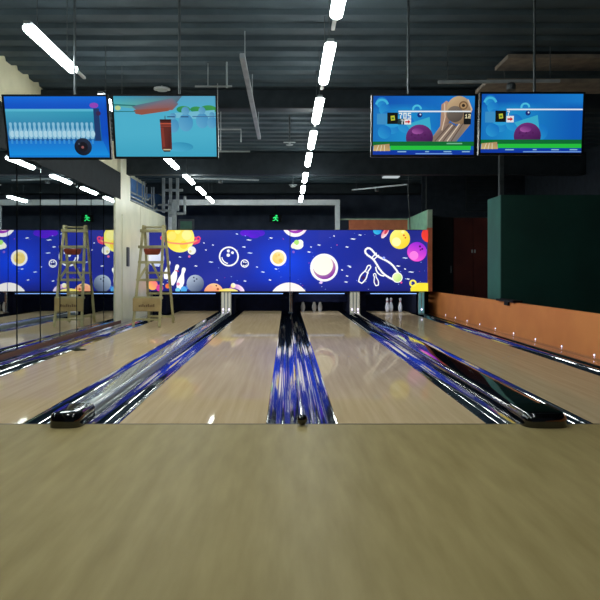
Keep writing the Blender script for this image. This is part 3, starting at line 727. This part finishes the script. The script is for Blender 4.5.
def scr_score(A, full):
    A.grid(12, 8, lambda u, v: mixc((14, 96, 190), (30, 150, 215), 1 - abs(u - 34) / 60) if v > 12 else mixc((10, 86, 184), (24, 130, 215), u / 104))
    for u, v, r in ((9, 7, 6), (12, 14, 6), (14, 22, 6), (20, 32, 8), (12, 38, 7), (34, 30, 9), (60, 40, 9)): A.disc(u, v, r, (44, 160, 220), (20, 118, 205))
    A.ring(9, 10, 6, 2.4, (70, 190, 230), a0=3.4, a1=6.0); A.ring(45, 14, 4, 2, (80, 200, 235), a0=3.0, a1=6.2)
    A.disc(48, 20, 2.6, (20, 40, 120)); A.disc(48.5, 19.4, .9, (200, 220, 240)); A.disc(20, 26, 9, (46, 165, 225), sq=.8)
    A.poly([(34, 30), (58, 22), (60, 36), (40, 38)], (60, 180, 215))
    # tan figure
    if full:
        A.poly([(70, 9), (75, 5), (80, 8), (80, 24), (75, 34), (69, 36)], [(176, 140, 116), (196, 156, 130), (150, 118, 98), (120, 98, 86), (140, 118, 104), (170, 140, 120)])
        A.poly([(69, 32), (80, 28), (88, 34), (76, 48), (58, 48)], [(180, 150, 130), (130, 110, 98), (110, 100, 96), (150, 132, 118), (140, 120, 110)])
        A.poly([(82, 34), (97, 24), (100, 30), (86, 48), (74, 48)], [(110, 100, 92), (150, 126, 104), (170, 142, 112), (120, 118, 120), (150, 136, 124)])
        A.disc(88, 15, 13, (206, 176, 136), (138, 112, 84), ang=1.0, sq=1.15)
        A.disc(84, 19, 8.5, (128, 116, 104), (84, 76, 70), ang=1.2); A.disc(92.5, 10, 4.6, (120, 92, 64)); A.disc(92.5, 10, 3.2, (180, 146, 104)); A.disc(92.5, 10, 1.7, (50, 40, 32))
        for k in range(5): A.line([(78 + 3.6 * k, 31 - .5 * k), (64 + 4.2 * k, 47.5)], 1.1, (226, 206, 182) if k % 2 else (104, 86, 76))
        A.line([(73, 8), (74, 22), (71, 36)], 1.1, (226, 200, 174)); A.line([(97, 4), (101, 14), (97, 27)], 1.6, (216, 190, 158))
        A.rect(78, 17.3, 93, 17.9, (70, 64, 60))
    A.disc(48, 44, 14, (118, 50, 126), (48, 18, 66), ang=1.3, sq=1.0); A.disc(46, 37, 6, (170, 90, 170), (110, 46, 120), sq=.55)
    for k in range(6): A.disc(40 + 3.4 * k, 41 + (k % 2) * 3, 1.1, (84, 30, 92))
    # score bar
    A.rect(26, 15.5, 100 if full else 104, 17, (235, 245, 250))
    A.rect(4, 18.5, 14, 30, (62, 150, 208)); A.rect(14.5, 17.5, 25.5, 29.5, (14, 18, 18)); A.poly([(18, 21), (22, 20.5), (22.6, 25.5), (18.5, 26)], (200, 205, 60)); A.rect(19, 22.5, 21.5, 24.5, (90, 130, 50))
    if full:
        A.rect(25.5, 24, 34, 30, (30, 60, 66)); pixtext(A, '705', 26.5, 17.6, 6.4, (230, 240, 240)); pixtext(A, '7', 28.5, 24.8, 5, (220, 235, 235))
        A.rect(32, 24.5, 39, 30, (240, 240, 240)); A.poly([(33, 26.5), (36, 26.5), (36, 25.2), (38.4, 27.2), (36, 29.3), (36, 28), (33, 28)], (210, 30, 40))
        A.rect(93, 17.3, 100.5, 30, (22, 24, 26)); pixtext(A, '12', 94.4, 19, 4.6, (235, 225, 180))
    else:
        pixtext(A, '7', 26.5, 17.6, 5, (230, 240, 240)); A.rect(26, 23, 33.5, 29.8, (240, 240, 240)); A.poly([(27, 25.5), (30, 25.5), (30, 24.2), (32.8, 26.4), (30, 28.6), (30, 27.4), (27, 27.4)], (205, 30, 40))
    # lower bars
    A.rect(0, 48, 104, 53, (14, 112, 52)); A.rect(18, 52.5, 101 if full else 104, 57, (40, 200, 66)); A.rect(18, 57, 104, 62, (14, 60, 170)); A.rect(0, 57, 18, 62, (14, 60, 170))
    A.poly([(1, 52), (17, 50.5), (18, 58), (0.5, 58)], [(190, 160, 110), (170, 140, 100), (200, 170, 110), (215, 190, 130)])
    for k in range(3): A.line([(4 + 4 * k, 58), (6 + 3 * k, 52)], .8, (230, 220, 190))
    for u, w in ((30, 4.5), (56, 2), (77, 4), (96, 4)): A.rect(u - w, 58.2, u + w, 59.3, (150, 200, 230))
    if full: A.rect(76, 49.5, 92, 50.8, (120, 190, 150))
    A.rect(44, 60.4, 82 if full else 104, 61.4, (120, 170, 235))

def television(cx, cy, D, tilt, draw, lab, rodx):
    s = D / F
    c = at(cx, cy, D)
    t = empty('television', c, lab, 'television', 'hanging television screens')
    t.rotation_euler = (math.radians(tilt), 0, 0)
    w, h = 104 * s / 2, 60.5 * s / 2 / math.cos(math.radians(tilt))
    bm = bmesh.new(); box(bm, (-w - 0.004, 0.0, -h - 0.008), (w + 0.004, 0.045, h + 0.004), 0.006); box(bm, (-w * .6, 0.04, -h * .6), (w * .6, 0.085, h * .5), 0.015)
    e = 0.013
    for lo, hi in (((-w - .004, -.012, h - e), (w + .004, 0.006, h + .004)), ((-w - .004, -.012, -h - .008), (w + .004, 0.006, -h + e)), ((-w - .004, -.012, -h - .008), (-w + e, 0.006, h + .004)), ((w - e, -.012, -h - .008), (w + .004, 0.006, h + .004))):
        box(bm, lo, hi, 0.003)
    link_mesh('casing', bm, M['tvframe'], t)
    A = Art(0, 0, 104, 62); draw(A)
    ww, hh = w - e, h - e
    A.build('screen', M['screen'], lambda u, v, d: (-ww + u / 104 * 2 * ww, 0.0 - d * 0.8, hh - v / 62 * 2 * hh), t, dz=0.00006)
    # bracket and drop rod, upright in the room
    inv = Matrix.Rotation(math.radians(-tilt), 4, 'X')
    bm = bmesh.new(); top = CEIL - 0.02 - c.z
    box(bm, (-0.15, 0.085, -0.12), (0.15, 0.12, 0.12), 0.005); a = at(rodx, cy, D).x - c.x
    b_ = link_mesh('wall_plate', bm, M['black'], t)
    bm = bmesh.new(); tube(bm, [(a, 0.13, -0.05), (a, 0.13, top)], 0.012, 10); box(bm, (min(a, 0) - 0.03, 0.09, -0.06), (max(a, 0) + 0.03, 0.15, 0.0), 0.004)
    o = link_mesh('drop_rod', bm, M['darksteel'], t); o.matrix_parent_inverse = inv
    return t
TD = 5.8
television(57.5, 127.2, TD + 0.05, 14, scr_lane, 'hanging television at far left showing a row of pins and a dark ball', 70)
television(165.5, 126.6, TD, 12, scr_can, 'hanging television showing a red flask on a pale blue picture', 177)
television(423.5, 125.5, TD, 5, lambda A: scr_score(A, True), 'hanging television with blue score picture and tan figure, left of the right pair', 411)
television(531.5, 123.5, TD, 5, lambda A: scr_score(A, False), 'hanging television with blue score picture at far right', 540)

# ------------------------------------------------------------------ wooden trestle ladder on the leftmost lane
lx, ly = -2.70, 13.0
t = empty('trestle_ladder', (lx, ly, 0.013), 'pale wooden trestle ladder standing on the leftmost lane', 'ladder', rz=math.radians(-4))
HT = 1.985; sp = 0.55
def stile(s, fr, htop=HT + 0.03):
    """one leg of the front (fr=-1) or rear (fr=+1) frame"""
    bm = bmesh.new(); bar(bm, (s * 0.262, fr * sp, 0.0), (s * 0.205, fr * 0.045, htop), 0.05, 0.035, 0.004); return bm
def frac(z): k = z / HT; return (0.262 + (0.205 - 0.262) * k, sp + (0.045 - sp) * k)
for s in (-1, 1):
    link_mesh('leg', stile(s, -1), M['ladderwood'], t)
    link_mesh('leg', stile(s, 1), M['ladderwood'], t)
def rung(z, fr, th, dep, ext=0.02):
    w, d = frac(z); bm = bmesh.new(); box(bm, (-w - ext, fr * d - dep / 2, z - th / 2), (w + ext, fr * d + dep / 2, z + th / 2), 0.005)
    return link_mesh('rung', bm, M['ladderwood'], t)
for z, th, dep, ex in ((1.90, 0.06, 0.1, 0.05), (1.57, 0.055, 0.13, 0.05), (1.26, 0.05, 0.07, 0.03), (0.91, 0.05, 0.07, 0.03), (0.56, 0.05, 0.07, 0.04)): rung(z, -1, th, dep, ex)
for z in (0.13, 0.62, 1.05): rung(z, 1, 0.045, 0.05, 0.03)
rung(0.14, -1, 0.04, 0.05, 0.03)
for s in (-1, 1):
    bm = bmesh.new(); w0, d0 = frac(1.26); w1, d1_ = frac(0.9)
    bar(bm, (s * 0.02, -d0 - 0.03, 1.27), (s * (w1 - 0.02), -d1_ - 0.03, 0.92), 0.022, 0.045, 0.003); link_mesh('brace', bm, M['ladderwood'], t)
bm = bmesh.new(); box(bm, (-0.2, -0.07, 1.965), (0.2, 0.07, 1.99), 0.006); link_mesh('top_board', bm, M['ladderwood'], t)
# boarded box section near the foot
w, d = frac(0.43)
bm = bmesh.new(); box(bm, (-w - 0.03, -d - 0.075, 0.30), (w + 0.02, -d - 0.045, 0.555), 0.004)
for k in range(9):
    box(bm, (-0.16 + 0.036 * k, -d - 0.078, 0.385), (-0.16 + 0.036 * k + 0.024, -d - 0.074, 0.42 + 0.01 * (k % 3)), mi=1)
link_mesh('lower_board', bm, [M['crate'], M['crateprint']], t)
# red brown tray hanging under the second step
Rz = Matrix.Rotation(math.radians(-4), 4, 'Z')
w, d = frac(1.56); pw = Rz @ Vector((0.01, -d - 0.01, 1.425))
tr = empty('hanging_tray', (lx + pw.x, ly + pw.y, pw.z), 'shallow red brown tray hanging under the second step of the ladder', 'tray', rz=math.radians(-4))
bm = bmesh.new(); n = 14; rings = []
for zz, sx, sy_ in ((0.0, 0.11, 0.05), (0.02, 0.145, 0.07), (0.07, 0.165, 0.085), (0.115, 0.172, 0.09)):
    rings.append([bm.verts.new((sx * math.copysign(abs(math.cos(2 * PI * k / 28)) ** .6, math.cos(2 * PI * k / 28)), sy_ * math.copysign(abs(math.sin(2 * PI * k / 28)) ** .6, math.sin(2 * PI * k / 28)), zz)) for k in range(28)])
inner = [[bm.verts.new((v.co.x * .93, v.co.y * .9, v.co.z + 0.006)) for v in rg] for rg in rings]
for grp in (rings, inner):
    for p, q in zip(grp, grp[1:]):
        for k in range(28): bm.faces.new((p[k], p[(k + 1) % 28], q[(k + 1) % 28], q[k]))
    bm.faces.new(grp[0])
for k in range(28): bm.faces.new((rings[-1][k], rings[-1][(k + 1) % 28], inner[-1][(k + 1) % 28], inner[-1][k]))
bmesh.ops.recalc_face_normals(bm, faces=bm.faces[:])
link_mesh('bowl', bm, M['redtray'], tr, smooth=True)

# dark scrap on the near part of the leftmost lane
p = at(78, 350.5, F * CH / 78.5)
bm = bmesh.new()
tube(bm, [(-0.09, 0.02, 0.008), (-0.04, 0.0, 0.012), (0.03, 0.03, 0.01), (0.11, 0.01, 0.008)], 0.007, 8)
lathe(bm, [(0.0, 0.0), (0.05, 0.002), (0.055, 0.012), (0.03, 0.03), (0.0, 0.034)], (-0.01, 0.0, 0.0), 10)
box(bm, (0.03, -0.02, 0.0), (0.1, 0.015, 0.016), 0.004)
o = tag(link_mesh('dark_scrap', bm, M['darkgreen'], smooth=True), 'small dark scrap lying on the leftmost lane near the mirrors', 'scrap'); o.location = (p.x, p.y, 0.001)

# ------------------------------------------------------------------ overhead: beam frame, pipes, signs, fittings
D = 18.75
t = empty('portal_frame', ((255 - VX) * D / F, D, -0.16), 'white steel portal beam crossing above and behind the mural', 'beam')
x0, x1, xc = (168 - VX) * D / F, (340 - VX) * D / F, (255 - VX) * D / F; zb = CH + (VY - 205) * D / F + 0.16; zt = CH + (VY - 199.6) * D / F + 0.16
link_mesh('crossbeam', B((x0 - xc, 0, zb), (x1 - xc, 0.12, zt), 0.01), M['whitepaint'], t)
link_mesh('upright', B((x1 - xc - 0.14, 0.0, 0.0), (x1 - xc, 0.12, zb - 0.002), 0.01), M['whitepaint'], t)
link_mesh('upright', B((x0 - xc, 0.0, 0.0), (x0 - xc + 0.14, 0.12, zb - 0.002), 0.01), M['whitepaint'], t)
D = 17.9
base = Vector((-3.3, D, 0))
def prect(bm, a, b, c, d, DD, th=0.06, bev=0.01):
    p, q = at(a, d, DD), at(c, b, DD); box(bm, (p.x, DD - th / 2, p.z), (q.x, DD + th / 2, q.z), bev)
def overhead(name, rects, DD, m, label, cat, partnames):
    p0 = at((rects[0][0] + rects[0][2]) / 2, rects[0][3], DD)
    t = empty(name, p0, label, cat)
    for r, pn in zip(rects, partnames):
        bm = bmesh.new(); prect(bm, *r, DD); o = link_mesh(pn, bm, m, t); o.matrix_parent_inverse = Matrix.Translation(-p0)
    return t
overhead('pipe_frame', [(172, 200, 176.5, 232), (162, 173, 165, 213), (169, 173, 172, 217), (176, 173, 179, 211), (183.5, 196, 186, 214.5), (165.2, 189, 183, 191.5), (177, 212.5, 183.4, 215), (158, 204, 171.8, 206), (155, 209.5, 171.8, 211.5)],
         D, M['greysteel'], 'grey steel pipe frame above the white left wall, beside the mural', 'pipe frame', ['post'] + ['pipe'] * 8)
for k, (z, x) in enumerate(((2.72, -3.56), (2.83, -3.62), (3.0, -3.75))):
    bm = bmesh.new(); tube(bm, [(x, 14.3, z), (x, 17.2, z), (x, 17.5, z + 0.1)], 0.025, 10)
    for yy in (14.5, 16.0, 17.1): box(bm, (x - 0.012, yy, z), (x + 0.012, yy + 0.03, 3.35), 0.002)
    tag(link_mesh('wall_pipe', bm, M['greysteel'], smooth=True), 'grey pipe running above the white left wall, %s of three' % ['lowest', 'middle', 'highest'][k], 'pipe', 'pipes above the white left wall')
p, q = at(178, 231, 21.9), at(194, 219, 21.9)
t = empty('wall_hatch', (p.x, 21.98, p.z), 'small teal hatch with grey frame high on the far back wall', 'hatch')
bm = bmesh.new(); ww, hh = q.x - p.x, q.z - p.z
for lo, hi in (((0, -.06, 0), (ww, .0, .07)), ((0, -.06, hh - .07), (ww, .0, hh)), ((0, -.06, .07), (.07, .0, hh - .07)), ((ww - .07, -.06, .07), (ww, .0, hh - .07))): box(bm, lo, hi, .006)
link_mesh('frame', bm, M['greysteel'], t)
link_mesh('leaf', B((.07, -.03, .07), (ww - .07, -.005, hh - .07)), M['mintgreen'], t)
# exit sign: running figure and arrow in green
p = at(275.5, 218.5, 21.2)
t = empty('exit_sign', p, 'small green lit exit sign hanging in the dark behind the mural', 'sign')
link_mesh('case', B((-0.2, 0.0, -0.11), (0.2, 0.05, 0.12), 0.006), M['black'], t)
bm = bmesh.new()
def flat(pts): 
    vs = [bm.verts.new((x, -0.004, z)) for x, z in pts]; bm.faces.new(vs)
flat([(0.075 + 0.028 * math.cos(2 * PI * k / 12), 0.08 + 0.028 * math.sin(2 * PI * k / 12)) for k in range(12)])
flat([(0.03, 0.055), (0.07, 0.045), (0.075, -0.02), (0.035, -0.02)]); flat([(0.07, 0.045), (0.12, 0.02), (0.115, 0.005), (0.065, 0.025)]); flat([(0.03, 0.055), (-0.01, 0.03), (-0.01, 0.0), (0.01, 0.0), (0.035, 0.03)])
flat([(0.04, -0.02), (0.075, -0.02), (0.12, -0.055), (0.10, -0.09), (0.085, -0.06)]); flat([(0.035, -0.02), (0.06, -0.02), (0.03, -0.065), (-0.02, -0.07), (-0.02, -0.05), (0.015, -0.045)])
for v in bm.verts: v.co.x = (v.co.x - 0.05) * 1.35; v.co.z *= 1.12
link_mesh('pictogram', bm, M['exitgreen'], t)
bm = bmesh.new(); tube(bm, [(0, 0.025, 0.12), (0, 0.025, CEIL - p.z)], 0.008, 8); link_mesh('stem', bm, M['darksteel'], t)
# long grey channel under the ceiling
bm = bmesh.new(); a, b = Vector((-0.455, 6.5, 3.28)), Vector((-0.455, 10.5, 3.28)); bar(bm, a, b, 0.055, 0.05, 0.004)
for yy in (6.9, 8.4, 10.2): box(bm, (-0.46, yy, 3.3), (-0.45, yy + 0.02, CEIL - 0.07))
tag(link_mesh('cable_channel', bm, M['greysteel']), 'long grey cable channel under the ceiling between the left screens and the middle tubes', 'cable channel')
# sprinklers
def sprinkler(px, py, z, lab, k=1.0):
    D = F * (z - CH) / (VY - py); p = at(px, py, D)
    t = empty('sprinkler', p, lab, 'sprinkler', 'ceiling sprinklers')
    bm = bmesh.new(); tube(bm, [(0, 0, 0.02), (0, 0, CEIL - 0.07 - p.z)], 0.014 * k, 8); link_mesh('drop_pipe', bm, M['darksteel'], t)
    bm = bmesh.new(); lathe(bm, [(0.012 * k, 0.03), (0.02 * k, 0.02), (0.014 * k, 0.0), (0.06 * k, -0.01), (0.06 * k, -0.018), (0.0, -0.02)], seg=14)
    box(bm, (-0.10 * k, -0.01, 0.018), (0.10 * k, 0.01, 0.036), 0.003); link_mesh('head', bm, M['greysteel'], t)
sprinkler(289.5, 144, 3.2, 'grey sprinkler head on a drop pipe left of the middle tube lights')
sprinkler(293, 186, 3.2, 'small far sprinkler head beside the far end of the middle tube lights')
# tracks with a small spotlight
def track(a, b, c, z, lab):
    Da, Db = F * (z - CH) / (VY - a[1]), F * (z - CH) / (VY - b[1]); A_, B_ = at(a[0], a[1], Da), at(b[0], b[1], Db); m_ = A_ + (B_ - A_) * c
    t = empty('light_track', m_, lab, 'light track', 'thin light tracks under the ceiling')
    bm = bmesh.new(); bar(bm, A_ - m_, B_ - m_, 0.035, 0.035, 0.004); link_mesh('rail', bm, M['greysteel'], t)
    for f in (0.08, 0.92):
        q_ = A_ + (B_ - A_) * f - m_; bm = bmesh.new(); tube(bm, [q_, q_ + Vector((0, 0, CEIL - z - 0.02))], 0.005, 6); link_mesh('hanger', bm, M['darksteel'], t)
    bm = bmesh.new(); lathe(bm, [(0.05, -0.10), (0.055, -0.05), (0.04, -0.02), (0.015, -0.016)], seg=14); link_mesh('lamp_head', bm, M['darksteel'], t)
track((187, 178.2), (259, 180.2), 0.46, 3.2, 'thin pale light track left of the middle tube lights, above the mural')
track((352, 190), (407, 184.5), 0.47, 3.2, 'thin pale light track slanting above the right half of the mural')
track((438, 82), (560, 81), 0.6, 3.3, 'light track above the two right screens')
# pipes beside the left screen
def pipe_run(pts, D, r, lab):
    P = [at(x, y, D) for x, y in pts]; bm = bmesh.new(); tube(bm, P, r, 8)
    for q_ in ([P[0]] if abs(pts[0][1] - pts[1][1]) > 5 else [P[0] + (P[1] - P[0]) * .35]): tube(bm, [q_, (q_.x, q_.y, CEIL - 0.02)], 0.006, 6)
    tag(link_mesh('conduit', bm, M['greysteel'], smooth=True), lab, 'pipe', 'thin conduits right of the left screens')
pipe_run([(226.8, 20), (226.8, 88)], 8.0, 0.012, 'thin upright conduit above the top right corner of the flask screen')
pipe_run([(195, 86.3), (232, 86.3)], 8.05, 0.012, 'thin level conduit just above the flask screen')
pipe_run([(205, 129.5), (241, 129.5), (241, 142)], 9.0, 0.012, 'bent conduit ending right of the flask screen')
pipe_run([(205, 151.5), (250, 151.5)], 9.3, 0.012, 'lowest level conduit right of the flask screen')
# round ceiling fitting
z = 3.655; D = F * (z - CH) / (VY - 90); p = at(162, 90, D)
t = empty('ceiling_lamp', (p.x, p.y, z), 'round pale ceiling fitting above the flask screen', 'ceiling light')
bm = bmesh.new(); lathe(bm, [(0.012, 0.09), (0.012, 0.026), (0.116, 0.022), (0.12, 0.008), (0.115, 0.002), (0.09, 0.0)], seg=28); link_mesh('rim', bm, M['whitepaint'], t, smooth=True)
bm = bmesh.new(); lathe(bm, [(0.09, 0.0), (0.07, -0.012), (0.0, -0.02)], seg=28); link_mesh('lens', bm, M['dimlens'], t, smooth=True)
# flat light panel and acoustic boards on the right
z = 3.45; D = F * (z - CH) / (VY - 177.5)
p, q = at(383, 177.5, D), at(399, 177.5, D)
t = empty('ceiling_light', ((p.x + q.x) / 2, D, z), 'small flat pale light panel under the ceiling right of centre', 'ceiling light')
w = (q.x - p.x) / 2
link_mesh('lens', B((-w, -0.15, 0.0), (w, 0.15, 0.02), 0.004), M['panel_light'], t)
link_mesh('case', B((-w - .01, -0.16, 0.02), (w + .01, 0.16, 0.06), 0.004), M['greysteel'], t)
bm = bmesh.new(); tube(bm, [(0, 0, .06), (0, 0, CEIL - z)], 0.006, 6); link_mesh('hanger', bm, M['darksteel'], t)
def acoustic(px, py0, py1, z, lab, xr=6.2):
    D0, D1 = F * (z - CH) / (VY - py0), F * (z - CH) / (VY - py1)
    x = (px - VX) * (D0 + D1) / 2 / F
    t = empty('acoustic_board', (x, D0, z), lab, 'ceiling board', 'beige ceiling boards')
    link_mesh('board', B((0, 0, 0), (xr - x, D1 - D0, 0.05), 0.006), M['beigepanel'], t)
    for xx in (0.3, xr - x - 0.3):
        bm = bmesh.new(); tube(bm, [(xx, (D1 - D0) / 2, 0.05), (xx, (D1 - D0) / 2, CEIL - z - 0.02)], 0.006, 6); link_mesh('hanger', bm, M['darksteel'], t)
acoustic(501, 58, 71, 3.62, 'beige ceiling board near the top right corner')
acoustic(481, 82.5, 94, 3.42, 'beige ceiling board just above the far right screen')
# air unit on the partition and cables
t = empty('air_vent', (5.3, 17.5, 2.72), 'dark framed air vent on the wall above the red door', 'air vent')
link_mesh('frame', B((-0.42, -0.06, 0.0), (0.42, 0.0, 0.95), 0.01), M['beam'], t)
bm = bmesh.new()
for k in range(9): box(bm, (-0.37, -0.075, 0.06 + 0.095 * k), (0.37, -0.055, 0.115 + 0.095 * k), 0.004)
link_mesh('slats', bm, M['darkwall2'], t)
bm = bmesh.new(); tube(bm, [at(410, 120, 15.2), at(409.4, 158, 15.2), at(408, 190, 15.2), at(409.5, 215, 15.25), at(410, 229.5, 15.9)], 0.012, 8)
tag(link_mesh('cable', bm, M['darksteel'], smooth=True), 'thin dark cable hanging from ceiling to the mural under the score screen', 'cable', 'hanging cables on the right')
bm = bmesh.new(); tube(bm, [at(426, 150, 16.4), at(426.3, 185, 16.4), at(426, 209.0, 16.4)], 0.012, 8)
tag(link_mesh('cable', bm, M['darksteel'], smooth=True), 'thin cable dropping onto the green end of the wall beside the mural', 'cable', 'hanging cables on the right')

# ------------------------------------------------------------------ world, view, camera
wd = bpy.data.worlds.new('World'); S.world = wd; wd.use_nodes = True
wd.node_tree.nodes['Background'].inputs['Color'].default_value = (0.6, 0.7, 0.8, 1); wd.node_tree.nodes['Background'].inputs['Strength'].default_value = 0.02
S.view_settings.view_transform = 'Standard'; S.view_settings.look = 'None'; S.view_settings.exposure = 0.0; S.view_settings.gamma = 1.0
cam = bpy.data.cameras.new('Camera'); co = bpy.data.objects.new('Camera', cam); COL.objects.link(co)
co.location = (0, 0, CH); co.rotation_euler = (PI / 2, 0, 0)
cam.sensor_width = 36.0; cam.sensor_fit = 'HORIZONTAL'; cam.lens = F / 600 * 36.0
cam.shift_x = (300 - VX) / 600; cam.shift_y = -(300 - VY) / 600
cam.clip_start = 0.05; cam.clip_end = 100
S.camera = co
